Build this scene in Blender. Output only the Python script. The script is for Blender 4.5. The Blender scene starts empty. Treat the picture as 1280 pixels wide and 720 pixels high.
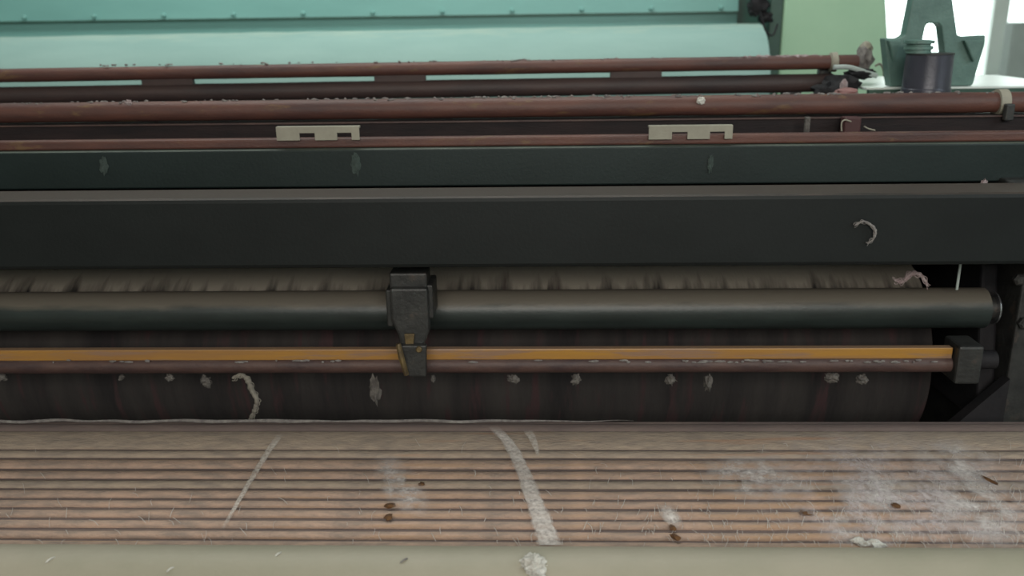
import bpy, bmesh, math, random
from mathutils import Vector, Matrix, noise
C = bpy.context.scene.collection
random.seed(7)

# ---------------------------------------------------------------- camera
F_PX, PITCH = 1100.0, math.radians(17)
CAM = Vector((0, 0, 1.6))
Fv = Vector((-0.0302, math.cos(PITCH), -math.sin(PITCH))).normalized()
R0 = Fv.cross(Vector((0, 0, 1))).normalized()
U0 = R0.cross(Fv).normalized()
ROLL = 0.0140
Rv = (R0 - ROLL * U0).normalized()
Uv = Rv.cross(Fv).normalized()
cd = bpy.data.cameras.new('camera'); cam = bpy.data.objects.new('camera', cd); C.objects.link(cam)
cd.sensor_width = 36; cd.lens = 36 * F_PX / 1280; cd.clip_start = 0.02
cd.dof.use_dof = True; cd.dof.focus_distance = 1.55; cd.dof.aperture_fstop = 2.8
m = Matrix((Rv, Uv, -Fv)).transposed().to_4x4(); m.translation = CAM
cam.matrix_world = m
sc = bpy.context.scene
sc.camera = cam
sc.view_settings.view_transform = 'Standard'; sc.view_settings.look = 'None'
sc.view_settings.gamma = 1; sc.view_settings.use_curve_mapping = False
sc.view_settings.exposure = 0.0

# ---------------------------------------------------------------- sky outside and added fill lamps
w = bpy.data.worlds.new('sky'); sc.world = w; w.use_nodes = True
bg = w.node_tree.nodes['Background']; bg.inputs[0].default_value = (0.86, 1.0, 0.95, 1); bg.inputs[1].default_value = 3.2
def area(name, loc, target, sx, sy, power, col):
    l = bpy.data.lights.new(name, 'AREA'); l.shape = 'RECTANGLE'; l.size = sx; l.size_y = sy
    l.energy = power; l.color = col
    o = bpy.data.objects.new(name, l); C.objects.link(o); o.location = loc
    o.rotation_euler = (Vector(target) - Vector(loc)).to_track_quat('-Z', 'Y').to_euler()
    return o
area('rear_fill', (-0.6, 2.6, 3.45), (-0.6, 3.0, 0.9), 3.0, 0.5, 52, (0.95, 1.0, 0.96))  # added lamp overhead, brightens the rear teal and green surfaces
area('front_fill', (0.2, -2.35, 2.75), (0.0, 1.6, 0.9), 3.4, 1.1, 106, (1.0, 0.95, 0.88))  # added fill behind the camera, the wall there has no window
area('right_fill', (2.5, 0.5, 2.4), (0.9, 1.5, 1.1), 1.2, 1.2, 17, (0.78, 0.93, 1.0))  # added cool fill inside the room, lifts the machine's right side

# ---------------------------------------------------------------- pixel -> place helpers
def ray(px, py):
    return (Fv + Rv * ((px - 640) / F_PX) - Uv * ((py - 360) / F_PX))
def at(px, py, Y):
    d = ray(px, py); return CAM + d * ((Y - CAM.y) / d.y)
def zr(py, Y, px=640): return at(px, py, Y).z
def mpp(py, Y):                       # metres per pixel there
    return (at(640, py, Y) - CAM).dot(Fv) / F_PX

# ---------------------------------------------------------------- materials
def mat(name, c1, c2=None, scale=(6, 6, 6), rough=0.6, bump=0.15, bscale=None, metal=0.0, spots=None, spot_amt=0.62,
        detail=6.0, dust=None, spec=0.5, spot_scale=(22, 22, 22), dscale=(9, 40, 40)):
    M = bpy.data.materials.new(name); M.use_nodes = True; nt = M.node_tree; N = nt.nodes; L = nt.links
    b = N['Principled BSDF']; b.inputs['Roughness'].default_value = rough; b.inputs['Metallic'].default_value = metal
    b.inputs['Specular IOR Level'].default_value = spec
    tc = N.new('ShaderNodeTexCoord')
    def tex(sc_, det=detail):
        mp = N.new('ShaderNodeMapping'); mp.inputs['Scale'].default_value = sc_
        L.new(tc.outputs['Object'], mp.inputs[0])
        n = N.new('ShaderNodeTexNoise'); n.inputs['Scale'].default_value = 1; n.inputs['Detail'].default_value = det
        n.inputs['Roughness'].default_value = 0.62
        L.new(mp.outputs[0], n.inputs[0]); return n.outputs['Fac']
    c2 = c2 or tuple(x * 0.6 for x in c1)
    f = tex(scale)
    r = N.new('ShaderNodeValToRGB'); r.color_ramp.elements[0].position = 0.35; r.color_ramp.elements[1].position = 0.65
    r.color_ramp.elements[0].color = (*c2, 1); r.color_ramp.elements[1].color = (*c1, 1)
    L.new(f, r.inputs[0]); col = r.outputs[0]
    def over(col, fac, colour):
        mx = N.new('ShaderNodeMix'); mx.data_type = 'RGBA'
        L.new(fac, mx.inputs[0]); L.new(col, mx.inputs[6]); mx.inputs[7].default_value = (*colour, 1); return mx.outputs[2]
    if spots:
        s = tex(spot_scale); r2 = N.new('ShaderNodeValToRGB')
        r2.color_ramp.elements[0].position = spot_amt; r2.color_ramp.elements[1].position = min(1, spot_amt + 0.1)
        L.new(s, r2.inputs[0]); col = over(col, r2.outputs[0], spots)
    if dust:                         # lint dust that has settled on upward faces (a layer that stays put)
        colour, lo, hi = dust
        g = N.new('ShaderNodeNewGeometry'); sx = N.new('ShaderNodeSeparateXYZ'); L.new(g.outputs['Normal'], sx.inputs[0])
        nn = tex(dscale); ad = N.new('ShaderNodeMath'); ad.operation = 'MULTIPLY_ADD'
        L.new(nn, ad.inputs[0]); ad.inputs[1].default_value = 0.5; L.new(sx.outputs['Z'], ad.inputs[2])
        mr = N.new('ShaderNodeMapRange'); mr.inputs[1].default_value = lo; mr.inputs[2].default_value = hi
        L.new(ad.outputs[0], mr.inputs[0]); col = over(col, mr.outputs[0], colour)
    L.new(col, b.inputs['Base Color'])
    bp = N.new('ShaderNodeBump'); bp.inputs['Strength'].default_value = bump; bp.inputs['Distance'].default_value = 0.004
    L.new(tex(bscale or tuple(x * 8 for x in scale), 4), bp.inputs['Height']); L.new(bp.outputs[0], b.inputs['Normal'])
    return M
M = {}
M['beam_low'] = mat('dark green painted steel', (0.009, 0.0115, 0.0115), (0.006, 0.008, 0.008), (5, 9, 9), 0.55, 0.1, (160, 160, 160), dust=((0.055, 0.041, 0.034), 1.0, 1.22), spec=0.3)
M['beam_up'] = mat('green black painted steel', (0.014, 0.024, 0.023), (0.010, 0.018, 0.017), (4, 8, 8), 0.5, 0.1, (160, 160, 160), dust=((0.09, 0.11, 0.09), 1.05, 1.3), spec=0.35)
M['rust'] = mat('rusty brown steel', (0.125, 0.050, 0.036), (0.065, 0.030, 0.027), (5, 30, 30), 0.55, 0.25, (120, 220, 220), spots=(0.15, 0.085, 0.04), spot_amt=0.6, spot_scale=(14, 40, 40), dust=((0.24, 0.15, 0.125), 1.25, 1.5))
M['rust_dark'] = mat('dark rusty steel', (0.062, 0.036, 0.032), (0.035, 0.024, 0.024), (5, 25, 25), 0.6, 0.25, (120, 220, 220))
M['blackish'] = mat('sooty brown steel', (0.028, 0.018, 0.018), (0.014, 0.011, 0.012), (6, 40, 40), 0.7, 0.3, spec=0.25)  # very dark brown for the channel bar
M['lint_dull'] = mat('dull grey lint', (0.19, 0.175, 0.16), (0.10, 0.09, 0.085), (70, 70, 70), 1.0, 1.0, (300, 300, 300), spec=0.1)
M['black'] = mat('oily black iron', (0.022, 0.020, 0.022), (0.012, 0.012, 0.014), (10, 10, 10), 0.7, 0.3, (90, 90, 90), spec=0.2)
M['iron'] = mat('grimy dark iron', (0.035, 0.035, 0.033), (0.018, 0.018, 0.018), (30, 30, 30), 0.5, 0.4, (90, 90, 90), spots=(0.07, 0.05, 0.04), spot_amt=0.6)
M['dusty'] = mat('dusty dark roller steel', (0.025, 0.034, 0.032), (0.018, 0.024, 0.023), (7, 30, 30), 0.4, 0.12, (150, 150, 150), dust=((0.13, 0.115, 0.093), 0.58, 0.85))
M['drum'] = mat('fibre covered drum clothing', (0.036, 0.031, 0.029), (0.013, 0.011, 0.012), (13, 1.6, 1.6), 0.95, 0.8, (90, 20, 20), spots=(0.045, 0.022, 0.024), spot_amt=0.55, spot_scale=(34, 4, 4), dust=((0.42, 0.375, 0.31), 1.0, 1.13), dscale=(30, 3, 3))
M['yellow'] = mat('yellow orange painted strip', (0.40, 0.20, 0.035), (0.29, 0.15, 0.06), (3, 60, 60), 0.38, 0.1, spots=(0.27, 0.16, 0.10), spot_amt=0.52, spot_scale=(5, 60, 60), dust=((0.27, 0.17, 0.11), 0.8, 1.3))
M['rod'] = mat('rust brown guide rod', (0.10, 0.055, 0.045), (0.05, 0.028, 0.028), (12, 40, 40), 0.55, 0.3, (100, 100, 100), dust=((0.30, 0.25, 0.21), 1.0, 1.5))
M['brass'] = mat('worn brass', (0.20, 0.14, 0.06), (0.07, 0.05, 0.03), (40, 40, 40), 0.45, 0.3, metal=0.4)
M['chrome'] = mat('bright worn steel', (0.55, 0.56, 0.58), (0.4, 0.4, 0.42), (30, 30, 30), 0.25, 0.05, metal=0.9)
M['cream'] = mat('cream painted metal', (0.33, 0.31, 0.245), (0.27, 0.25, 0.2), (20, 20, 20), 0.6, 0.1)
M['slat'] = mat('worn wooden slat', (0.48, 0.325, 0.245), (0.29, 0.22, 0.18), (26, 90, 90), 0.8, 0.6, (160, 300, 300), spots=(0.42, 0.27, 0.175), spot_amt=0.56, spot_scale=(2.2, 60, 60))
M['slat_grey'] = mat('greyed wooden slat', (0.41, 0.32, 0.245), (0.28, 0.225, 0.185), (26, 90, 90), 0.85, 0.6, (90, 300, 300), spots=(0.40, 0.25, 0.17), spot_amt=0.6, spot_scale=(2.2, 60, 60))
M['belt'] = mat('dark leather backing belt', (0.17, 0.125, 0.11), (0.12, 0.09, 0.085), (8, 30, 30), 0.9, 0.4)
M['front'] = mat('pale putty coloured roller paint', (0.37, 0.335, 0.26), (0.32, 0.30, 0.225), (5, 8, 8), 0.55, 0.15, (160, 160, 160))
M['teal'] = mat('teal painted sheet metal', (0.20, 0.42, 0.385), (0.165, 0.36, 0.33), (1.2, 5, 5), 0.5, 0.15, (60, 60, 60))
M['roll'] = mat('pale blue green cloth', (0.28, 0.42, 0.385), (0.235, 0.37, 0.34), (1.5, 6, 6), 0.9, 0.2, (80, 80, 80), dust=((0.38, 0.47, 0.39), 1.15, 1.4))
M['green'] = mat('light green machine paint', (0.37, 0.56, 0.38), (0.33, 0.52, 0.35), (4, 4, 4), 0.5, 0.1)
M['green_dark'] = mat('dark green paint', (0.035, 0.085, 0.06), (0.025, 0.06, 0.045), (10, 10, 10), 0.5, 0.1)
M['casting'] = mat('blue green cast iron', (0.12, 0.21, 0.18), (0.08, 0.15, 0.13), (20, 20, 20), 0.45, 0.3, spots=(0.16, 0.28, 0.18), spot_amt=0.68)
M['cup'] = mat('dark glossy steel cup', (0.055, 0.055, 0.075), (0.045, 0.045, 0.06), (20, 20, 20), 0.3, 0.1, metal=0.15)
M['plate'] = mat('pale polished plate', (0.75, 0.78, 0.75), (0.65, 0.7, 0.66), (8, 8, 8), 0.3, 0.05)
M['fluff'] = mat('white cotton fluff', (0.80, 0.78, 0.72), (0.55, 0.52, 0.47), (90, 90, 90), 1.0, 1.0, (300, 300, 300))
M['fluff_dim'] = mat('dirty grey lint', (0.30, 0.28, 0.26), (0.17, 0.15, 0.15), (70, 70, 70), 1.0, 1.0, (300, 300, 300))
M['fluff_pink'] = mat('dusty pinkish lint', (0.46, 0.38, 0.38), (0.28, 0.2, 0.2), (70, 70, 70), 1.0, 1.0, (300, 300, 300))
M['debris'] = mat('brown plant debris', (0.16, 0.07, 0.02), (0.07, 0.03, 0.012), (90, 90, 90), 0.8, 0.5)
M['wall'] = mat('pale green white plaster', (0.78, 0.86, 0.81), (0.74, 0.82, 0.77), (1, 1, 1), 0.9, 0.1)
M['floor'] = mat('grey concrete', (0.16, 0.16, 0.15), (0.11, 0.11, 0.10), (2, 2, 2), 0.8, 0.3)
M['ceil'] = mat('off white ceiling', (0.42, 0.44, 0.42), (0.38, 0.4, 0.38), (1, 1, 1), 0.9, 0.1)
M['frame'] = mat('white window frame paint', (0.75, 0.8, 0.77), (0.7, 0.75, 0.72), (3, 3, 3), 0.5, 0.05)
M['grey_post'] = mat('grey painted steel', (0.42, 0.48, 0.46), (0.36, 0.42, 0.40), (5, 5, 5), 0.5, 0.1)
def veil(name, col, cover, sc_, patchy=False):
    M_ = bpy.data.materials.new(name); M_.use_nodes = True; nt = M_.node_tree; N = nt.nodes; L = nt.links
    b = N['Principled BSDF']; b.inputs['Base Color'].default_value = (*col, 1); b.inputs['Roughness'].default_value = 1
    tc = N.new('ShaderNodeTexCoord'); mp = N.new('ShaderNodeMapping'); mp.inputs['Scale'].default_value = sc_
    n = N.new('ShaderNodeTexNoise'); n.inputs['Scale'].default_value = 1; n.inputs['Detail'].default_value = 5
    mr = N.new('ShaderNodeMapRange'); mr.inputs[1].default_value = 0.3; mr.inputs[2].default_value = 0.7
    mr.inputs[3].default_value = cover - 0.25; mr.inputs[4].default_value = cover + 0.25
    ge = N.new('ShaderNodeNewGeometry')
    L.new(ge.outputs['Position'], mp.inputs[0]); L.new(mp.outputs[0], n.inputs[0]); L.new(n.outputs[0], mr.inputs[0])
    at_ = N.new('ShaderNodeAttribute'); at_.attribute_name = 'cover'
    n2 = N.new('ShaderNodeTexNoise'); n2.inputs['Scale'].default_value = 0.16; n2.inputs['Detail'].default_value = 3; L.new(mp.outputs[0], n2.inputs[0])
    m2 = N.new('ShaderNodeMapRange'); m2.inputs[1].default_value = 0.35; m2.inputs[2].default_value = 0.6; L.new(n2.outputs[0], m2.inputs[0])
    a1 = N.new('ShaderNodeMath'); a1.operation = 'MULTIPLY'; L.new(mr.outputs[0], a1.inputs[0]); L.new(at_.outputs['Fac'], a1.inputs[1])
    if patchy:
        a2 = N.new('ShaderNodeMath'); a2.operation = 'MULTIPLY'; L.new(a1.outputs[0], a2.inputs[0]); L.new(m2.outputs[0], a2.inputs[1]); a1 = a2
    L.new(a1.outputs[0], b.inputs['Alpha']); return M_
def cover(o, vals):                   # how densely the fibres of a web cover each vertex
    a = o.data.attributes.new('cover', 'FLOAT', 'POINT')
    for i, v in enumerate(vals): a.data[i].value = v
M['veil'] = veil('thin white fibre web', (0.72, 0.66, 0.62), 0.62, (160, 160, 160))
M['veil_thin'] = veil('thin sparse fibre web', (0.72, 0.66, 0.60), 0.50, (160, 160, 160))
M['veil_patch'] = veil('patchy fibre dust', (0.74, 0.69, 0.67), 0.60, (160, 160, 160), True)
M['veil_wide'] = veil('thin wide fibre dust', (0.68, 0.61, 0.62), 0.42, (120, 120, 120), True)
M['fibre'] = mat('pale fibre', (0.62, 0.58, 0.54), (0.45, 0.41, 0.38), (50, 50, 50), 1.0, 0.2)
M['veil_grey'] = veil('grey lint web', (0.17, 0.18, 0.19), 0.62, (60, 60, 60))
g = bpy.data.materials.new('window glass'); g.use_nodes = True; nt = g.node_tree
for n in list(nt.nodes): nt.nodes.remove(n)
o_ = nt.nodes.new('ShaderNodeOutputMaterial'); mx = nt.nodes.new('ShaderNodeMixShader'); mx.inputs[0].default_value = 0.06
t_ = nt.nodes.new('ShaderNodeBsdfTransparent'); g_ = nt.nodes.new('ShaderNodeBsdfGlossy'); g_.inputs['Roughness'].default_value = 0.02
nt.links.new(t_.outputs[0], mx.inputs[1]); nt.links.new(g_.outputs[0], mx.inputs[2]); nt.links.new(mx.outputs[0], o_.inputs[0]); M['glass'] = g

# ---------------------------------------------------------------- mesh helpers (meshes live in world space unless a root is given)
def link(name, bm, material, parent=None, smooth=False, bevel=0):
    me = bpy.data.meshes.new(name)
    bmesh.ops.recalc_face_normals(bm, faces=bm.faces)
    # origin to the centre of the piece
    cen = Vector((0, 0, 0))
    if bm.verts:
        lo = Vector([min(v.co[i] for v in bm.verts) for i in range(3)]); hi = Vector([max(v.co[i] for v in bm.verts) for i in range(3)])
        cen = (lo + hi) / 2
        for v in bm.verts: v.co -= cen
    bm.to_mesh(me); bm.free(); me.materials.append(material)
    o = bpy.data.objects.new(name, me); C.objects.link(o)
    if parent:
        o.parent = parent; o.location = cen - wloc(parent)
    else: o.location = cen
    if smooth:
        for p in me.polygons: p.use_smooth = True
        for e in me.edges: pass
        me.set_sharp_from_angle(angle=math.radians(40))
    if bevel:
        b = o.modifiers.new('bevel', 'BEVEL'); b.width = bevel; b.segments = 2; b.limit_method = 'ANGLE'
    return o
def wloc(o):
    v = Vector(o.location)
    while o.parent: o = o.parent; v += Vector(o.location)
    return v
def thing(name, loc, label, cat, group=None):
    o = bpy.data.objects.new(name, None); C.objects.link(o); o.location = loc; o.empty_display_size = 0.05
    o['label'] = label; o['category'] = cat
    if group: o['group'] = group
    return o
def tag(o, label, cat, group=None, kind=None):
    o['label'] = label; o['category'] = cat
    if group: o['group'] = group
    if kind: o['kind'] = kind
    return o
def box(x0, x1, y0, y1, z0, z1, bm=None):
    bm = bm or bmesh.new()
    r = bmesh.ops.create_cube(bm, size=1)
    for v in r['verts']:
        v.co = Vector(((x0 + x1) / 2 + v.co.x * (x1 - x0), (y0 + y1) / 2 + v.co.y * (y1 - y0), (z0 + z1) / 2 + v.co.z * (z1 - z0)))
    return bm
def lathe(axis, base, prof, seg=32, bm=None):
    """prof: list of (distance along axis, radius)"""
    bm = bm or bmesh.new(); rings = []
    ax = {'x': 0, 'y': 1, 'z': 2}[axis]; a, b = [(1, 2), (0, 2), (0, 1)][ax]
    for t, r in prof:
        ring = []
        for k in range(seg):
            co = Vector(base); co[ax] += t; an = 2 * math.pi * k / seg
            co[a] += r * math.cos(an); co[b] += r * math.sin(an); ring.append(bm.verts.new(co))
        rings.append(ring)
    for r0, r1 in zip(rings, rings[1:]):
        for k in range(seg): bm.faces.new((r0[k], r0[(k + 1) % seg], r1[(k + 1) % seg], r1[k]))
    bm.faces.new(rings[0]); bm.faces.new(rings[-1][::-1]); return bm
def cyl(x0, x1, y, z, r, seg=32, wob=0.0, n=1, bm=None):
    return lathe('x', (x0, y, z), [((x1 - x0) * i / n, r * (1 + wob * random.uniform(-1, 1))) for i in range(n + 1)], seg, bm)
def tube(pts, rad, seg=8, bm=None):
    bm = bm or bmesh.new(); pts = [Vector(p) for p in pts]; rings = []
    if not isinstance(rad, (list, tuple)): rad = [rad] * len(pts)
    for i, p in enumerate(pts):
        t = (pts[min(i + 1, len(pts) - 1)] - pts[max(i - 1, 0)]).normalized()
        u = t.cross(Vector((0.13, 0.97, 0.2))).normalized(); v = t.cross(u)
        rings.append([bm.verts.new(p + (u * math.cos(2 * math.pi * k / seg) + v * math.sin(2 * math.pi * k / seg)) * rad[i]) for k in range(seg)])
    for r0, r1 in zip(rings, rings[1:]):
        for k in range(seg): bm.faces.new((r0[k], r0[(k + 1) % seg], r1[(k + 1) % seg], r1[k]))
    bm.faces.new(rings[0]); bm.faces.new(rings[-1][::-1]); return bm
def prism_y(outline, y0, y1, bm=None):     # outline of (x, z), extruded in depth
    bm = bm or bmesh.new()
    a = [bm.verts.new((x, y0, z)) for x, z in outline]; b = [bm.verts.new((x, y1, z)) for x, z in outline]
    n = len(a); bm.faces.new(a); bm.faces.new(b[::-1])
    for k in range(n): bm.faces.new((a[k], b[k], b[(k + 1) % n], a[(k + 1) % n]))
    return bm
def prism_x(outline, x0, x1, bm=None):     # outline of (y, z), extruded in width
    bm = bm or bmesh.new()
    a = [bm.verts.new((x0, y, z)) for y, z in outline]; b = [bm.verts.new((x1, y, z)) for y, z in outline]
    n = len(a); bm.faces.new(a); bm.faces.new(b[::-1])
    for k in range(n): bm.faces.new((a[k], b[k], b[(k + 1) % n], a[(k + 1) % n]))
    return bm
def curve_pts(pts, n=8):                   # Catmull-Rom through the points
    pts = [Vector(p) for p in pts]; P = [2 * pts[0] - pts[1]] + pts + [2 * pts[-1] - pts[-2]]; out = []
    for i in range(1, len(P) - 2):
        for k in range(n):
            t = k / n
            out.append(0.5 * (2 * P[i] + (P[i + 1] - P[i - 1]) * t + (2 * P[i - 1] - 5 * P[i] + 4 * P[i + 1] - P[i + 2]) * t * t + (3 * P[i] - P[i - 1] - 3 * P[i + 1] + P[i + 2]) * t ** 3))
    out.append(P[-2]); return out
def blob(c, rx, ry, rz, seed, amp=0.35, sub=3, bm=None):
    bm = bm or bmesh.new()
    r = bmesh.ops.create_icosphere(bm, subdivisions=sub, radius=1)
    for v in r['verts']:
        d = v.co.normalized(); k = 1 + amp * noise.noise(d * 1.7 + Vector((seed * 3.1, 0, 0))) + amp * 0.6 * noise.noise(d * 4.5 + Vector((0, seed * 2.3, 0)))
        v.co = Vector(c) + Vector((d.x * rx, d.y * ry, d.z * rz)) * k
    return bm

# ================================================================= THE ROOM
X0, X1, Y0, Y1, H = -5.0, 4.2, -2.6, 6.2, 3.7
def struct(name, bm, m_, parent=None, **k):
    o = link(name, bm, m_, parent, **k)
    if not parent: o['kind'] = 'structure'
    return o
struct('floor', box(X0 - .2, X1 + .2, Y0 - .2, Y1 + .2, -0.1, 0), M['floor'])
struct('ceiling', box(X0 - .2, X1 + .2, Y0 - .2, Y1 + .2, H, H + 0.1), M['ceil'])
struct('wall_left', box(X0 - .2, X0, Y0, Y1, 0, H), M['wall'])
struct('wall_right', box(X1, X1 + .2, Y0, Y1, 0, H), M['wall'])
struct('wall_front', box(X0, X1, Y0 - .2, Y0, 0, H), M['wall'])
wa = at(1060, 60, Y1).x; wb = at(1330, 60, Y1).x; wm = at(1238, 60, Y1).x; wn = at(1258, 60, Y1).x; wz0, wz1 = 0.95, 3.2
bm = box(X0, wa, Y1, Y1 + .2, 0, H); box(wb, X1, Y1, Y1 + .2, 0, H, bm); box(wa, wb, Y1, Y1 + .2, 0, wz0, bm); box(wa, wb, Y1, Y1 + .2, wz1, H, bm)
struct('wall_back', bm, M['wall'])
win = bpy.data.objects.new('window_1', None); C.objects.link(win); win.location = ((wa + wb) / 2, Y1 + .1, wz0); win['kind'] = 'structure'
f = .045
bm = box(wa, wa + f, Y1 + .05, Y1 + .11, wz0, wz1); box(wb - f, wb, Y1 + .05, Y1 + .11, wz0, wz1, bm)
box(wa + f, wb - f, Y1 + .05, Y1 + .11, wz0, wz0 + f, bm); box(wa + f, wb - f, Y1 + .05, Y1 + .11, wz1 - f, wz1, bm)
box(wm, wn, Y1 + .03, Y1 + .11, wz0 + f, wz1 - f, bm)
struct('window_frame', bm, M['frame'], win)
struct('window_sill', box(wa - .05, wb + .05, Y1 - .08, Y1 + .05, wz0 - .04, wz0), M['frame'], win)
struct('pane', box(wn, wb - f, Y1 + .075, Y1 + .081, wz0 + f, wz1 - f), M['glass'], win)
struct('pane', box(wa + f, wm, Y1 + .075, Y1 + .081, wz0 + f, wz1 - f), M['glass'], win)
# grey post that stands to the right of the window
xa = at(1262, 70, 5.2).x
t = thing('steel_post', (xa + .06, 5.25, 0), 'blurred grey steel post standing by the bright wall at the far right', 'post')
link('base_plate', box(xa - .06, xa + .2, 5.12, 5.38, 0, .02), M['grey_post'], t)
link('pole', box(xa, xa + .11, 5.2, 5.3, .02, zr(28, 5.2, 1262)), M['grey_post'], t, bevel=.006)
link('cabinet', box(xa + .115, xa + .6, 5.15, 5.4, .02, zr(62, 5.2, 1270)), M['frame'], t, bevel=.01)

# ================================================================= THE REAR MACHINE
XL = -2.6
xe = at(962, 45, 2.95).x; xs = at(961, 40, 3.1).x
zt = zr(36, 3.0)                                     # top of the pale roll
rr = 0.20
t = thing('cloth_roll', (-.6, 3.1, zt - rr), 'wide pale blue-green cloth roll behind the rusty pipes', 'roll')
t.rotation_euler.y = -.004
link('cloth', cyl(XL, xe, 3.1, zt - rr, rr, 48, .006, 40), M['roll'], t, smooth=True)
link('axle', cyl(XL - .1, xs - .001, 3.1, zt - rr, .03, 16), M['iron'], t, smooth=True)
sheet = thing('sheet_metal_cover', (-.6, 3.5, .4), 'teal sheet metal cover with a row of screws above the pale roll', 'cover')
zs = zr(19, 3.5)
link('upper_sheet', prism_x([(3.5, zs), (3.56, zs + .55), (3.575, zs + .55), (3.515, zs)], XL, xs - .02), M['teal'], sheet)
link('lower_sheet', box(XL, xs - .02, 3.512, 3.53, .25, zs + .02), M['teal'], sheet)
link('seam', box(XL, xs - .02, 3.495, 3.512, zs - .004, zs + .003), M['green_dark'], sheet)
for px in range(-56, 915, 87):
    p = at(px, 19 + .5 - (px - 640) * .0135 - 6, 3.5)
    link('screw', lathe('y', (p.x, 3.488, zs + .017), [(0, .004), (.004, .008), (.016, .008)], 10), M['teal'], sheet, smooth=True)
for x in (XL + .1, xe - .1): link('foot', box(x - .1, x + .1, 3.515, 3.8, 0, .25), M['green_dark'], sheet)
# light green end cabinet
cabx0 = at(978, 30, 3.1).x; cabx1 = at(1113, 60, 3.1).x; ct = at(1106, -10, 3.1).x
t = thing('green_end_cabinet', (cabx0 + .2, 3.2, 0), 'light green painted end cabinet of the rear machine, left of the bright window', 'cabinet')
link('body', prism_y([(cabx0, 0), (cabx1 + .04, 0), (cabx1, zr(70, 3.1, 1110)), (at(1108, 0, 3.1).x, zr(0, 3.1, 1108)), (ct - .02, 1.95), (cabx0, 1.95)], 3.1, 3.8), M['green'], t, bevel=.01)
link('edge_strip', box(xs, cabx0 - .002, 3.1, 3.75, .3, 1.95), M['green_dark'], t, bevel=.003)
bm = blob(at(948, 5, 3.1), .035, .03, .034, 3, .5); blob(at(957, 22, 3.1), .022, .025, .02, 5, .5, bm=bm); blob(at(943, 12, 3.1), .02, .025, .02, 6, .5, bm=bm)
lt = link('latch', bm, M['black'], t, smooth=True)
link('cable', tube(curve_pts([at(950, 14, 2.9), at(957, 38, 2.88), at(966, 44, 2.88), at(972, 30, 2.9)]), .003), M['black'], lt, smooth=True)

# ================================================================= THE NEAR MACHINE: frame
xR = 1.12                                            # side plate inner faces
xr = at(1248, 430, 1.66).x; xl = -1.5
frame = thing('textile_machine', (0, 1.9, 0), 'dark green textile machine frame with two wide cross beams running the full width', 'machine')
zb0, zb1 = zr(335, 1.5), zr(246, 1.5)
link('cross_beam', box(xl - .1, xr + .25, 1.5, 1.60, zb0, zb1), M['beam_low'], frame, bevel=.008)
zu0, zu1 = zr(232, 1.75), zr(185, 1.75)
link('cross_beam', box(xl - .1, xr + .25, 1.75, 1.84, zu0, zu1), M['beam_up'], frame, bevel=.003)
# dark wall between both beams (the rear web) and the deck that carries the pipes
link('deck_plate', box(xl - .1, xr + .25, 1.80, 2.42, zu0 + .01, zu0 + .022), M['black'], frame)
link('web_plate', box(xl, xr + .02, 1.61, 1.745, zu0 - .03, zu0 - .02), M['black'], frame)
prof = [(1.61, 0), (2.5, 0), (2.5, zu0 + .008), (1.61, zu0 + .008)]
for x0, x1 in ((xr, xr + .05), (xl - .05, xl)):
    link('side_plate', prism_x(prof, x0, x1), M['iron'], frame, bevel=.004)
fl = link('front_flange', box(xr + .052, xr + .25, 1.61, 1.63, .05, zb0 + .02), M['beam_up'], frame)
for px, py, rx in ((1262, 350, .02), (1268, 405, .015)):
    p = at(px, py, 1.6); link('bolt', lathe('y', (p.x + .02, 1.596, p.z), [(0, .008), (.004, .012), (.012, .012)], 6), M['iron'], fl)
# right hand bearing carrier: stepped casting on the inner side of the side plate
link('bearing_carrier', prism_x([(1.63, zr(520, 1.66)), (1.70, zr(338, 1.66)), (1.92, zr(338, 1.66)), (1.92, zr(530, 1.66))], xr - .035, xr - .001), M['black'], frame, bevel=.006)
link('foot_gusset', prism_y([(xr - .10, zr(531, 1.62)), (xr, zr(531, 1.62)), (xr, zr(470, 1.62))], 1.60, 1.625), M['black'], frame)
link('stay_rod', cyl(0, 0, 0, 0, .001, 3) if False else lathe('z', tuple(at(1196, 362, 1.62)), [(0, .0025), (.06, .0025)], 8), M['grey_post'], frame)
link('back_panel', box(xl, xr, 2.24, 2.25, .02, zu0 - .03), M['black'], frame)

# rust rail lying on the upper beam
zq = zr(184, 1.79)
t = thing('rusty_rail', (0, 1.79, zu1), 'narrow flat rusty rail lying on top of the upper dark green beam', 'rail')
link('bar', box(xl - .1, xr + .25, 1.772, 1.80, zu1 + .0005, zr(171, 1.772)), M['rust'], t, bevel=.004)

# channel under the front pipe and the pipe itself
zc = zr(152, 1.95); yp = 1.93
px_r = at(1252, 125, yp).x
pr = mpp(130, yp) * 24 / 2 * 1.04
zp = zr(134.5, yp)
t = thing('pipe_channel', (0, yp, zu0 + .02), 'dark sooty channel bar directly under the long front rusty pipe', 'channel')
link('bar', box(xl - .1, xr + .25, yp - .022, yp + .022, zu0 + .023, zp - pr - .002), M['blackish'], t, bevel=.003)
link('thin_ledge', box(xl - .1, xr + .25, yp - .027, yp - .0225, zp - pr - .006, zp - pr - .003), M['rod'], t)  # thin paler brown strip along the channel's upper front
t = thing('rusty_pipe', (0, yp, zp - pr), 'thick rust-brown pipe with white lint along its top, nearest of the pipes', 'pipe')
link('pipe', cyl(xl - .1, xr + .22, yp, zp, pr, 32, .012, 60), M['rust'], t, smooth=True)
cb = link('clamp_band', lathe('x', (px_r - .012, yp, zp), [(0, pr + .001), (0, pr + .006), (.020, pr + .006), (.020, pr + .001)], 32), M['cream'], t, smooth=True)
link('clamp_lug', box(px_r - .008, px_r + .01, yp - pr - .02, yp - pr - .004, zp - .035, zp + .0), M['iron'], cb, bevel=.003)

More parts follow.
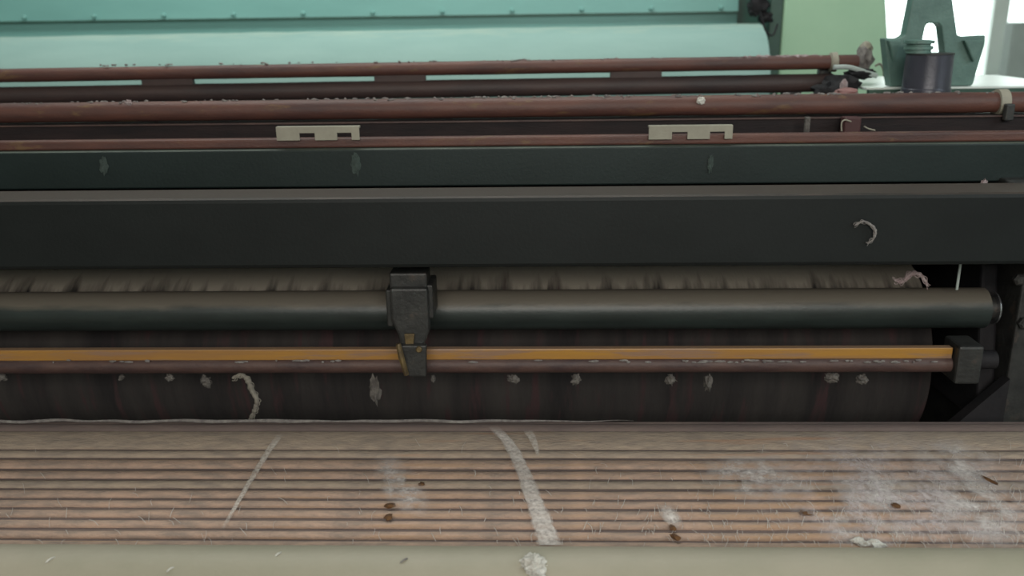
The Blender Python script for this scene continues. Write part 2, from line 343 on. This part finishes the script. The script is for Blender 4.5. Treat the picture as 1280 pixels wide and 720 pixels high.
# cream notched brackets
def notched(pxa, pxb, label):
    Y = 1.7645; a = at(pxa, 166, Y); b = at(pxb, 166, Y); s = (b.x - a.x) / 104
    zt_ = zr(158 + (640 - pxa) * .003 + 0, Y, pxa); h = s * 17
    X = lambda u: a.x + u * s
    r_ = thing('notched_bracket', ((a.x + b.x) / 2, Y, zt_ - h), label, 'bracket', 'cream notched brackets')
    nt_ = s * 8
    o = prism_y([(X(0), zt_), (X(0), zt_ - h), (X(29), zt_ - h), (X(29), zt_ - nt_), (X(48), zt_ - nt_), (X(48), zt_ - h), (X(76), zt_ - h), (X(76), zt_ - nt_), (X(94), zt_ - nt_), (X(94), zt_ - h), (X(104), zt_ - h), (X(104), zt_)], Y, Y + .004)
    link('face_plate', o, M['cream'], r_, bevel=.0008)
    link('top_flange', box(X(0), X(104), Y + .0042, Y + .016, zt_ - .004, zt_), M['cream'], r_)
notched(345, 449, 'cream metal bracket with two square notches, left one below the front pipe')
notched(811, 916, 'cream metal bracket with two square notches, right one below the front pipe')
# little fittings between pipe and rail at the right
p = at(1008, 166, 1.865)
t = tag(link('small_pin', box(p.x - .005, p.x + .005, 1.86, 1.87, zu0 + .0225, zr(150, 1.865)), M['lint_dull'], bevel=.001), 'small pale upright pin below the front pipe, right of the notched brackets', 'pin')
p = at(1062, 158, 1.87)
t = thing('red_fitting', (p.x, 1.87, zu0 + .022), 'small dull red fitting with a wire loop, under the right end of the front pipe', 'fitting')
link('body', box(p.x - .012, p.x + .022, 1.865, 1.895, zu0 + .0225, zr(151, 1.87)), mat('dull red paint', (.075, .024, .024)), t, bevel=.003)
link('wire_loop', tube(curve_pts([at(1052, 164, 1.862), at(1052, 154, 1.862), at(1056, 150, 1.862), at(1064, 152, 1.862)]), .0015, 6), M['cream'], t, smooth=True)
link('wire_end', tube(curve_pts([at(1080, 158, 1.862), at(1086, 161, 1.862), at(1094, 163, 1.862)]), .0015, 6), M['cream'], t, smooth=True)

# ================================================================= rear pair of pipes
yr_ = 2.25; r2 = mpp(90, yr_) * 8.5
za, zb = zr(84, yr_), zr(109.5, yr_)
xa2 = at(1078, 72, yr_).x; xb2 = at(1040, 105, yr_).x
t = thing('twin_pipe_rack', (0, yr_, zb), 'pair of rusty pipes joined by three flat spacers, behind the front pipe', 'pipe rack')
link('upper_pipe', cyl(xl - .3, xa2, yr_, za, r2, 24, .015, 60), M['rust'], t, smooth=True)
link('lower_pipe', cyl(xl - .3, xb2, yr_, zb, r2 * 1.3, 24, .015, 60), M['rust_dark'], t, smooth=True)
for px in (210, 500.5, 794.5):
    a = at(px - 32, 100, yr_).x; b = at(px + 32, 100, yr_).x
    link('spacer', box(a, b, yr_ - .008, yr_ + .008, zb + r2 * 1.1, za - r2 * .8), M['rust_dark'], t, bevel=.001)
for x in (xl - .1, xb2 - .1): link('stand', box(x - .02, x + .02, yr_ - .02, yr_ + .02, zu0 + (.0295 if x < 0 else .0225), zb - r2 * 1.2), M['iron'], t)
link('pipe_support', box(xb2 - .03, xb2 + .0, yr_ + .012, yr_ + .03, zu0 + .0225, za + .0), M['iron'], t)
c = at(1043, 74, yr_)
link('wrap_ring', lathe('x', (c.x - .012, yr_, za), [(0, r2), (.003, r2 + .006), (.016, r2 + .007), (.02, r2)], 24), M['cream'], t, smooth=True)
bm = blob((xa2 + .004, yr_, za + .006), .019, .03, .034, 11, .3)
link('end_wrap', bm, M['fluff_dim'], t, smooth=True)
link('end_cap', blob((xa2 + .006, yr_ - .004, za + .034), .015, .016, .014, 12, .25), M['cream'], t, smooth=True)
link('wire', tube(curve_pts([at(1094, 84, yr_), at(1100, 82, yr_), at(1104, 88, yr_), at(1105, 97, yr_)]), .003, 8), M['cream'], t, smooth=True)
t.rotation_euler.y = -.004
t2 = thing('knotted_rag', tuple(at(1065, 108, 2.15)), 'dark greasy rag and straps bundled at the right end of the rear pipes', 'rag')
bm = blob(at(1050, 108, 2.17), .04, .03, .026, 21, .5); blob(at(1075, 92, 2.2), .035, .02, .012, 22, .5, bm=bm); blob(at(1032, 113, 2.15), .03, .03, .018, 23, .5, bm=bm)
link('bundle', bm, M['black'], t2, smooth=True)
link('strap', tube(curve_pts([at(1042, 84, 2.19), at(1060, 84, 2.19), at(1075, 88, 2.19), at(1096, 95, 2.19)]), [.006] * 25, 8), M['grey_post'], t2, smooth=True)
link('pink_tuft', blob(at(1057, 116, 2.05), .026, .02, .012, 25, .3), mat('faded pink rag', (.30, .15, .14)), t2, smooth=True)
link('pale_tuft', blob(at(1055, 107, 2.1), .008, .012, .014, 26, .4), M['fluff_pink'], t2, smooth=True)

# ================================================================= plate, casting and cup at the right
ypl = 2.12
zpl = zr(108, ypl, 1240)
plate = thing('machine_table', (at(1160, 110, 2.3).x, 2.3, zu0 + .022), 'pale flat table plate under the forked casting, catching the window light', 'table')
xp0 = at(1045, 104, 2.25).x + .03
tt = link('table_top', box(xp0, xr + .35, ypl, 2.52, zpl - .006, zpl), M['plate'], plate, bevel=.001)
link('rim', box(xp0, xr + .35, ypl - .014, ypl - .001, zpl - .022, zpl - .004), M['green_dark'], tt)
for x in (xp0 + .03, xr + .15): link('leg', box(x - .02, x + .02, 2.36, 2.40, zu0 + .0225, zpl - .0065), M['iron'], plate)
yc = 2.14
def P(px, py, Y=yc): v = at(px, py, Y); return (v.x, v.z)
zc0 = zpl + .0005
cast = thing('forked_casting', (at(1170, 110, yc).x, yc + .02, zpl), 'blue-green cast iron A-shaped bracket with flared feet against the bright window', 'bracket')
out = [P(1106, 48), P(1125, 48), P(1132, 44), P(1146, -25), P(1150, -60), P(1182, -60), P(1188, -20), P(1197, 44), P(1204, 46), P(1232, 44), P(1231, 56), P(1217, 104), (P(1215, 108)[0], zc0), (P(1187, 108)[0], zc0), P(1181, 68), P(1177, 33), P(1173, 29), P(1160, 29), P(1157, 33), P(1153, 52), P(1146, 70), (P(1146, 108)[0], zc0), (P(1113, 108)[0], zc0), P(1111, 96)]
cbody = link('body', prism_y(out, yc, yc + .035), M['casting'], cast, bevel=.003)
for a, b in ((1106, 1126), (1200, 1231)):
    q0 = at(a + 2, 50, yc); q1 = at(b - 2, 50, yc)
    link('foot_rib', prism_y([(q0.x, q0.z), (q1.x, q1.z), ((q0.x + q1.x) / 2 + .004, q0.z - .05)], yc - .014, yc - .0005), M['casting'], cbody, bevel=.003)
cc = at(1157, 112, 2.06); cr = mpp(100, 2.06) * 28
zcb = zr(113, 2.06, 1157)
t = thing('weight_cup', (cc.x, 2.06, zcb), 'dark round steel cup with a stepped bolt on top, in front of the casting', 'cup')
link('cup', lathe('z', (cc.x, 2.06, zcb - .03), [(0, cr * 1.03), (.034, cr * 1.03), (.036, cr), (zr(68, 2.06, 1157) - zcb + .03, cr * .97)], 40), M['cup'], t, smooth=True, bevel=.001)
zq2 = zr(68, 2.06, 1157)
link('rim', lathe('z', (cc.x, 2.06, zq2), [(0, cr * .99), (.003, cr * .99)], 40), M['iron'], t, smooth=True)
zq3 = zq2 + .0032; bx = at(1148, 60, 2.06).x; u = mpp(60, 2.06)
link('bolt', lathe('z', (bx, 2.06, zq3), [(0, u * 15), (u * 4, u * 15), (u * 4.5, u * 17), (u * 8, u * 17), (u * 8.5, u * 14), (u * 11, u * 14), (u * 11.5, u * 18), (u * 15, u * 18), (u * 16, u * 9)], 24), M['casting'], t, smooth=True)
link('cup_stand', box(cc.x - .03, cc.x + .03, 2.03, 2.09, zu0 + .0225, zcb - .0305), M['iron'], t)

# ================================================================= recess: drum, dusty roller, guide bar, bracket
yd, rd = 1.95, .215
zd = zr(432, 1.95)
t = thing('fibre_covered_drum', (0, yd, zd), 'big dark drum streaked with grey fibre in the recess under the lower beam', 'drum')
link('drum', cyl(xl + .04, at(1150, 440, 1.8).x, yd, zd, rd, 96, .004, 120), M['drum'], t, smooth=True)
link('axle', cyl(xl, xr - .0355, yd, zd, .035, 16), M['iron'], t, smooth=True)
yo = 1.66; zo = zr(387, yo); ro = mpp(387, yo) * 25
xo = at(1228, 385, yo).x
t = thing('dusty_roller', (0, yo, zo), 'thick dark roller with a layer of grey dust on its upper half', 'roller')
link('roller', cyl(xl + .001, xo, yo, zo, ro, 48, .004, 50), M['dusty'], t, smooth=True)
jn = link('journal', cyl(xo + .0005, at(1243, 385, yo).x, yo, zo, ro * .55, 24), M['iron'], t, smooth=True)
link('end_disc', lathe('x', (at(1240, 385, yo).x, yo, zo), [(0, ro * .56), (0, ro * .8), (.003, ro * .8), (.003, ro * .56)], 32), M['chrome'], jn, smooth=True)
yg = 1.58; rg = mpp(455, yg) * 10.5; zg = zr(455.5, yg)
xg = at(1187, 450, yg).x
t = thing('guide_bar', (0, yg, zg), 'long brown guide rod with a yellow-orange strip along its top edge', 'rod')
link('rod', cyl(xl + .001, xg, yg, zg, rg, 24, .02, 60), M['rod'], t, smooth=True)
ym = zr(447, yg); yM = zr(433.5, yg)
link('yellow_strip', box(xl + .001, xg - .002, yg - .012, yg + .004, ym, yM), M['yellow'], t, bevel=.002)
a = at(1188, 430, yg)
bb = link('bearing_block', box(xg + .0005, xg + .047, yg - .03, yg + .035, zr(474, yg), zr(428, yg)), M['iron'], t, bevel=.005)
link('bearing_cap', cyl(xg + .0475, xr - .036, yg + .02, zg, .018, 20), M['black'], bb, smooth=True)
# hanging bracket
hy = 1.545
hx = at(513, 400, hy).x; s = mpp(400, hy)
def bxp(pa, pb, ya, yb, y0, y1): return box(hx + (pa - 513) * s, hx + (pb - 513) * s, y0, y1, zr(yb, y0), zr(ya, y0))
t = thing('hanging_clamp', (hx, hy, zb0), 'dark iron clamp hanging from the lower beam, holding roller and guide rod', 'clamp')
link('top_block', bxp(489, 536, 341, 362, hy, 1.60), M['iron'], t, bevel=.004)
link('left_cheek', bxp(483, 491, 362, 408, hy + .004, 1.62), M['iron'], t, bevel=.003)
link('right_cheek', bxp(534, 542, 356, 398, hy + .004, 1.62), M['iron'], t, bevel=.003)
q = lambda px, py: (hx + (px - 513) * s, zr(py, hy - .012))
link('body', prism_y([q(490, 360), q(490, 400), q(498, 420), q(500, 432), q(530, 432), q(537, 415), q(537, 360)], hy - .012, hy + .02), M['iron'], t, bevel=.005)
la = link('lower_arm', prism_y([q(497, 428), q(504, 463), q(512, 467), q(532, 467), q(534, 428)], hy - .028, hy - .013), M['iron'], t, bevel=.003)
link('brass_finger', tube([(*q(500, 424)[:1], hy - .034, q(500, 424)[1]), (q(503, 440)[0], hy - .036, q(503, 440)[1]), (q(508, 463)[0], hy - .032, q(508, 463)[1])], [.005, .006, .005], 8), M['brass'], la, smooth=True)
link('brass_plate', prism_y([q(506, 416), q(519, 416), q(517, 430), q(507, 430)], hy - .018, hy - .0125), M['brass'], t, bevel=.001)
link('brass_screw', lathe('y', (q(525, 0)[0], hy - .034, q(0, 432)[1]), [(0, .004), (.002, .006), (.006, .006)], 12), M['brass'], la, smooth=True)

# ================================================================= slatted apron and front roller
YA, YB = 1.16, 1.50
A_ = at(640, 683, YA); B_ = at(640, 530, YB)
up = Vector((0, B_.y - A_.y, B_.z - A_.z)).normalized(); nrm = Vector((0, -up.z, up.y))
def onp(px, py, h=0.0):
    d = ray(px, py); k = (A_ - CAM).dot(nrm) / d.dot(nrm); return CAM + d * k + nrm * h
def along(py): return (onp(640, py) - A_).dot(up)
ax0, ax1 = xl + .01, xr + .06
apron = thing('slatted_apron', (0, YA + .1, A_.z - .03), 'sloping apron of narrow worn tan slats in front of the recess', 'apron')
lines = [536, 559.5, 571, 585, 597.5, 610, 622.5, 634.5, 647.5, 660.5, 674]
def slat(s0, s1, th, mat_, dz):
    bm = bmesh.new(); n = 40; prof = [(0, -th), (0, -.0042), (.1, -.0018), (.3, -.0002), (.5, 0), (.7, -.0002), (.9, -.0018), (1, -.0042), (1, -th)]
    rows = []
    for i in range(n + 1):
        x = ax0 + (ax1 - ax0) * i / n; w1 = noise.noise(Vector((x * 3, s0 * 90, 0))) * .0010; w2 = noise.noise(Vector((x * 5, s0 * 90, 5))) * .0007
        rows.append([bm.verts.new(A_ * 1 + Vector((x - A_.x, 0, 0)) + up * (s0 + (s1 - s0) * a_ + w1) + nrm * (b_ + w2 + dz)) for a_, b_ in prof])
    for r0, r1 in zip(rows, rows[1:]):
        for k in range(len(prof)): bm.faces.new((r0[k], r0[(k + 1) % len(prof)], r1[(k + 1) % len(prof)], r1[k]))
    bm.faces.new(rows[0]); bm.faces.new(rows[-1][::-1])
    return link('slat', bm, mat_, apron, smooth=True)
ss = [along(y) for y in lines]
for i in range(len(ss) - 1):
    top, bot = ss[i], ss[i + 1]
    gap = .0092 if i else .004
    slat(bot + gap * .5, top - gap * .5, .006, M['slat_grey'] if i in (0, 1, 4) else M['slat'], random.uniform(-.0008, .0008))
slat(-.012, ss[-1] - .002, .006, M['slat'], 0)
slat(ss[0] + .002, along(527), .006, M['belt'], -.002)
bm = bmesh.new()
vs = [A_ + Vector((x - A_.x, 0, 0)) + up * a_ + nrm * h for x in (ax0, ax1) for a_, h in ((-.01, -.0062), (along(524) , -.0062), (along(524), -.012), (-.01, -.012))]
v = [bm.verts.new(c_) for c_ in vs]
bm.faces.new(v[:4]); bm.faces.new(v[4:][::-1])
for k in range(4): bm.faces.new((v[k], v[4 + k], v[4 + (k + 1) % 4], v[(k + 1) % 4]))
link('backing_belt', bm, M['belt'], apron)
for x in (ax0 + .03, ax1 - .06):
    link('support_leg', box(x, x + .03, 1.3, 1.34, 0, A_.z - .0), M['iron'], apron)
# front roller
yf, rf = YA - .075, .06
# top of roller should meet row 682
fz = zr(683, YA) - .0  # contact height at the apron's lower edge
zf = A_.z - .022; 
ang = None
t = thing('front_roller', (0, yf, zf), 'thick pale putty-coloured roller along the bottom, in front of the slats', 'roller')
link('roller', cyl(xl - .02, xr + .1, yf, zf, rf, 64, .002, 40), M['front'], t, smooth=True)
for x in (xl - .05, xr + .11):
    link('stand', box(x, x + .025, yf - .03, yf + .03, 0, zf + .03), M['iron'], t)

# ================================================================= lint, fluff and webs
def ribbon(name, rows, mat_, h=.003, fade_end=.1):     # rows: (px, py, half width px)
    bm = bmesh.new(); prev = None; cv = []; random.seed(len(rows) * 7)
    P3 = curve_pts([Vector((a, b, c)) for a, b, c in rows], 8)
    for q_ in P3:
        cur = []
        for u_, c_ in ((-1, 0), (-.7, .8), (-.3, 1), (.3, 1), (.7, .8), (1, 0)):
            j_ = 1 + random.uniform(-.14, .14)
            cur.append(bm.verts.new(onp(q_.x + q_.z * u_ * j_, q_.y, h + .0012 * c_ + .0004 * random.random()))); cv.append(c_)
        if prev:
            for k in range(5): bm.faces.new((prev[k], prev[k + 1], cur[k + 1], cur[k]))
        prev = cur
    nn_ = len(P3); cv = [c_ * min(1, (i // 6) / 4 + .1, (nn_ - 1 - i // 6) / 4 + fade_end) for i, c_ in enumerate(cv)]
    o = link(name, bm, mat_, smooth=True); cover(o, cv); return o
tag(ribbon('fibre_web', [(618, 536, 8), (640, 562, 9), (657, 600, 11), (674, 645, 14), (688, 684, 16)], M['veil'], fade_end=.8), 'wide pale fibre strip lying diagonally across the middle of the slats', 'fibre strip')
tag(ribbon('fibre_web', [(350, 545, 6), (332, 572, 5), (308, 612, 4), (278, 664, 3)], M['veil_thin']), 'thin pale fibre strip slanting down-left across the left half of the slats', 'fibre strip')
tag(ribbon('fibre_web', [(660, 540, 7), (668, 556, 5), (673, 574, 2)], M['veil_thin']), 'short faint fibre strip at the top of the slats, right of the wide one', 'fibre strip')
# lint rope along the back edge of the apron
bm = bmesh.new(); pts = []; rad = []
for i in range(105):
    px = -40 + i * 8; k = noise.noise(Vector((px * .013, 3, 0)))
    fade_ = min(1, (104 - i) / 25); pts.append(onp(px, 528 + 2.5 * noise.noise(Vector((px * .02, 0, 0))) - max(0, (px - 200) * .0), .003)); rad.append((.0026 + .0022 * k) * fade_ + .0002)
tube(pts, rad, 8, bm)
tag(link('lint_line', bm, M['fluff_dim'], smooth=True), 'thin wavy line of grey lint along the back edge of the slats', 'lint')
# hanging curl
def curl(name, px_pts, Y, rad, mat_, label, cat='fluff', seed=1):
    pts = curve_pts([at(a, b, Y) for a, b in px_pts]); n = len(pts); random.seed(seed)
    rr_ = [rad * (.35 + .75 * math.sin(math.pi * (i + .6) / (n + .4)) + .25 * random.uniform(-1, 1)) for i in range(n)]
    bm = tube(pts, rr_, 8)
    for k in range(5):
        off = Vector((random.uniform(-1, 1), random.uniform(-.5, .5), random.uniform(-1, 1))) * rad * 1.2
        tube([p_ + off * (1 + .5 * math.sin(i)) for i, p_ in enumerate(pts)], rad * .18, 5, bm)
    return tag(link(name, bm, mat_, smooth=True), label, cat)
curl('lint_curl', [(290, 473), (300, 469), (309, 474), (315, 488), (321, 500), (318, 513), (312, 524)], 1.555, .005, mat('dull cream lint', (.34, .31, .26), (.22, .2, .17), (70, 70, 70), 1, 1), 'hooked strand of cream lint hanging in the recess above the left slats')
curl('lint_curl', [(1118, 350), (1128, 352), (1140, 342), (1152, 345), (1160, 358)], 1.60, .0042, M['fluff_pink'], 'pinkish arched lint strand on the right end of the dusty roller')
curl('lint_curl', [(1068, 282), (1080, 277), (1093, 286), (1092, 298), (1084, 305)], 1.494, .0024, M['fluff_dim'], 'small hook of grey lint stuck on the face of the lower beam, right side')
def tuft(px, py, Y, w, h, mat_, label, seed, group=None, d=.008, name='lint_tuft'):
    p = at(px, py, Y); s_ = mpp(py, Y); bm = blob(p, w * s_ / 2, d, h * s_ / 2, seed, .7)
    random.seed(seed)
    for k in range(3):
        a = random.uniform(0, 6.28); L_ = min(w, h) * s_ * random.uniform(.5, .8)
        dd = Vector((math.cos(a), -.3, math.sin(a)))
        tube(curve_pts([p, p + dd * L_ * .5 + Vector((0, 0, .2 * L_)), p + dd * L_]), .0006, 4, bm)
    return tag(link(name, bm, mat_, smooth=True), label, 'lint', group)
# fluff hanging under the guide rod
for i, (px, py, w_, h_, dim) in enumerate([(258, 477, 12, 14, 1), (469, 488, 13, 36, 0), (212, 472, 10, 8, 1), (542, 473, 5, 8, 1), (641, 473, 14, 10, 1), (720, 474, 10, 12, 0), (838, 474, 12, 11, 0), (885, 478, 9, 20, 0), (1040, 472, 16, 12, 1), (1078, 474, 13, 12, 0), (3, 472, 10, 9, 1), (152, 472, 6, 6, 1)]):
    where = {258: 'round grey lint tuft under the guide rod, just left of the hooked strand', 469: 'tall ragged lint tuft under the guide rod, left of the hanging clamp', 212: 'small dim lint tuft under the guide rod, second left of the hooked strand', 542: 'tiny lint fleck right beside the foot of the hanging clamp', 641: 'flat grey lint tuft under the guide rod above the wide fibre strip', 720: 'small pale lint tuft under the rod, right of the wide fibre strip', 838: 'pale lint tuft under the rod, between the recess middle and its right third', 885: 'narrow upright lint tuft under the right half of the guide rod', 1040: 'wide dim lint tuft under the guide rod near its right end', 1078: 'rightmost pale lint tuft under the guide rod', 3: 'grey lint tuft under the guide rod at the left edge of the view', 152: 'faint speck of lint under the left part of the guide rod'}[px]
    tuft(px, py, yg - .004, w_, h_, M['lint_dull'], where, 30 + i)
# specks along the rod
bm = bmesh.new(); random.seed(5)
for i in range(60):
    px = random.choice([random.uniform(0, 480), random.uniform(560, 1180), random.uniform(880, 1180)]); p = at(px, 451 + random.uniform(-1, 2), yg - rg - .001)
    w_ = random.uniform(.002, .012); blob(p, w_, .0015, .0022, i, .5, 1, bm)
tag(link('rod_lint', bm, M['fluff_dim'], smooth=True), 'flecks of grey lint caught along the brown guide rod', 'lint', kind='stuff')
# specks on the top of the front pipe and rear pipe
def pipe_lint(Y, z, r, x0, x1, n, label, seed, big=1.0):
    random.seed(seed); bm = bmesh.new()
    for i in range(n):
        x = random.uniform(x0, x1); a = random.uniform(-.5, .3); sz = random.uniform(.0012, .0032) * big
        blob((x, Y + (r + sz * .3) * math.sin(a), z + (r + sz * .3) * math.cos(a)), sz * random.uniform(1, 3), sz, sz, i, .5, 1, bm)
    tag(link('pipe_lint', bm, M['fluff_dim'] if big <= 1 else M['fluff_pink'], smooth=True), label, 'lint', kind='stuff')
pipe_lint(yp, zp, pr, -1.15, at(1240, 120, yp).x, 150, 'specks of pale lint along the top of the front rusty pipe', 8)
pipe_lint(yr_, za, r2, at(120, 80, yr_).x, at(1035, 80, yr_).x, 60, 'specks of pale lint on top of the upper rear pipe', 9)
pipe_lint(yr_, za, r2, at(930, 80, yr_).x, at(1040, 80, yr_).x, 50, 'dense frayed lint on the right end of the upper rear pipe', 10, 1.4)
tuft(876, 126, yp - .025, 9, 8, M['fluff'], 'bright white lint speck on the front pipe above the right notched bracket', 61, d=.004)
tuft(160, 128, yp - .02, 9, 5, M['fluff_pink'], 'pale lint speck on the front pipe at the far left', 62, d=.004)
# wall smudges on the beams are scuffs of lint
for i, (px, py, w_, h_, lab) in enumerate([(130, 208, 9, 22, 'faint upright lint smear on the upper beam near the left edge'), (445, 206, 10, 24, 'faint greenish lint smear on the upper beam below the left notched bracket'), (888, 206, 6, 20, 'faint lint smear on the upper beam below the right notched bracket')]):
    p = at(px, py, 1.748); s_ = mpp(py, 1.748)
    tag(link('lint_smear', blob(p, w_ * s_ / 2, .0016, h_ * s_ / 2, 70 + i, .6), mat('thin grey green lint', (.07, .095, .085), (.04, .055, .05), (90, 90, 90), 1, .6), smooth=True), lab, 'lint')
p = at(1228, 228, 1.7)
tuft(1230, 228, 1.742, 7, 7, M['fluff_pink'], 'tiny white lint speck under the right end of the upper beam', 66, d=.003)
# big fluff on the front roller
p = at(666, 706, yf - .02)
def on_roller(px, py):
    d = ray(px, py); lo, hi = 0, 3.0
    # ray / cylinder hit
    o = Vector((0, CAM.y - yf, CAM.z - zf)); dd = Vector((0, d.y, d.z)); a = dd.dot(dd); b = 2 * o.dot(dd); c = o.dot(o) - rf * rf
    D = b * b - 4 * a * c
    k = (-b - math.sqrt(max(D, 0))) / (2 * a); return CAM + d * k
c = on_roller(666, 706); bm = blob(c, .016, .014, .014, 81, .5, 4); blob(on_roller(672, 717), .012, .012, .010, 82, .5, 3, bm)
random.seed(3)
for k in range(14):
    a = random.uniform(0, 6.28); dd = Vector((math.cos(a), -.2, math.sin(a))) * random.uniform(.014, .022)
    tube(curve_pts([c, c + dd * .6 + Vector((0, -.004, .003)), c + dd]), .0006, 4, bm)
tag(link('cotton_fluff', bm, M['fluff'], smooth=True), 'bright white cotton fluff clump on the putty-coloured front roller', 'fluff')
for px, py, dx, lab in ((63, 700, 6, 'short white fibre on the front roller at its left end'), (348, 693, 4, 'short pale fibre on the front roller below the thin fibre strip'), (213, 712, 5, 'faint fibre on the front roller at the bottom left'), (505, 701, 5, 'short pale fibre on the front roller left of the cotton fluff')):
    a = on_roller(px - dx, py + dx * .6); b = on_roller(px + dx, py - dx * .6); mid = (a + b) / 2 + Vector((0, -.001, .002))
    tag(link('loose_fibre', tube(curve_pts([a, mid, b], 4), [.0004] + [.0014] * 7 + [.0004], 6), M['fluff_dim'] if px == 505 else M['fluff'], smooth=True), lab, 'fibre')
# fibres scattered on the slats, denser to the right
def wisp(bm, px, py, L_, ang_, r_):
    a = onp(px, py, .002); dx = L_ * math.cos(ang_); dy = L_ * math.sin(ang_)
    b = onp(px + dx * .5 + random.uniform(-2, 2), py + dy * .5, .003 + random.random() * .003); c_ = onp(px + dx, py + dy, .002)
    tube(curve_pts([a, b, c_], 4), [r_ * .4] + [r_] * 7 + [r_ * .4], 4, bm)
random.seed(21); bm = bmesh.new()
for i in range(520):
    px = 1290 - abs(random.gauss(0, 260)) if i % 4 else random.uniform(0, 1280); py = 680 - abs(random.gauss(0, 55))
    if py < 548 or px < 0: continue
    wisp(bm, px, py, random.uniform(4, 16), random.uniform(.5, 2.0), random.uniform(.00022, .0005))
tag(link('slat_fibres', bm, M['fibre'], smooth=True), 'loose pale fibres scattered over the slats, thickest at the right', 'fibres', kind='stuff')
def patch(px, py, w_, h_, seed, lab, mat_='veil_patch'):
    random.seed(seed); bm = bmesh.new(); n, mrow = 16, 10; G = []; cv = []
    for i in range(n + 1):
        row = []
        for j in range(mrow + 1):
            u = i / n * 2 - 1; v_ = j / mrow * 2 - 1; k = 1
            cv.append(max(0, 1 - math.sqrt(u * u + v_ * v_)) ** .8 * 1.3)
            row.append(bm.verts.new(onp(px + u * w_ / 2 * k + v_ * h_ * .25, py + v_ * h_ / 2, .0035 + .002 * random.random())))
        G.append(row)
    for i in range(n):
        for j in range(mrow): bm.faces.new((G[i][j], G[i + 1][j], G[i + 1][j + 1], G[i][j + 1]))
    o = link('fibre_patch', bm, M[mat_], smooth=True); cover(o, cv); tag(o, lab, 'fibre patch')
patch(1075, 664, 130, 50, 1, 'small white fibre patch on the lowest slats above the front roller, right half')
patch(1225, 640, 130, 100, 2, 'pale fibre patch on the slats at the far right')
patch(1195, 582, 110, 65, 3, 'pale fibre patch on the slats, upper right below the machine foot')
patch(1090, 612, 110, 70, 4, 'pale fibre patch on the slats just above the right-hand brown debris')
patch(945, 600, 150, 60, 5, 'faint grey fibre patch on the upper slats, right of middle')
patch(1120, 620, 420, 170, 8, 'broad thin haze of white fibre dust over the right third of the slats', 'veil_wide')
patch(838, 648, 26, 30, 6, 'little white fibre tuft directly above the paired brown debris bits', 'veil')
patch(502, 610, 60, 80, 7, 'faint upright fibre patch on the slats below the hanging clamp')
random.seed(31); bm = bmesh.new()
for px, py in ((1080, 682), (1098, 684), (1072, 678), (1092, 680)):
    blob(onp(px, py, .003), .010, .005, .005, px, .6, 2, bm)
tag(link('lint_tuft', bm, M['fluff'], smooth=True), 'bright white lint clump where slats meet the front roller, right side', 'lint')
# debris
for i, (px, py, w_, h_, ang_, lab) in enumerate([(488, 634, 14, 6, 0, 'flat brown debris bit on the slats left of the wide fibre strip, upper of two'), (486, 648, 10, 8, 0, 'small brown debris bit on the slats left of the wide fibre strip, lower of two'), (841, 662, 9, 7, .2, 'dark brown debris bit under the little white fibre tuft'), (844, 673, 9, 9, .5, 'light brown debris bit on the lowest slat, touching the front roller'), (1118, 634, 13, 8, .6, 'brown debris bit on the slats in the right-hand fibre patch'), (1230, 600, 7, 20, .6, 'long dark debris sliver on the slats at the upper right'), (527, 607, 8, 5, 0, 'tiny olive debris speck on the upper slats below the hanging clamp'), (1008, 643, 18, 8, .2, 'faint brown debris smear on the slats, right of middle')]):
    c = onp(px, py, .003); s_ = (c - CAM).dot(Fv) / F_PX; bm = blob((0, 0, 0), w_ * s_ / 2, h_ * s_ * .9, .0025, 90 + i, .5, 2)
    bmesh.ops.rotate(bm, verts=bm.verts, cent=(0, 0, 0), matrix=Matrix.Rotation(ang_, 3, 'Z'))
    bmesh.ops.translate(bm, verts=bm.verts, vec=c)
    tag(link('plant_debris', bm, M['debris'], smooth=True), lab, 'debris')
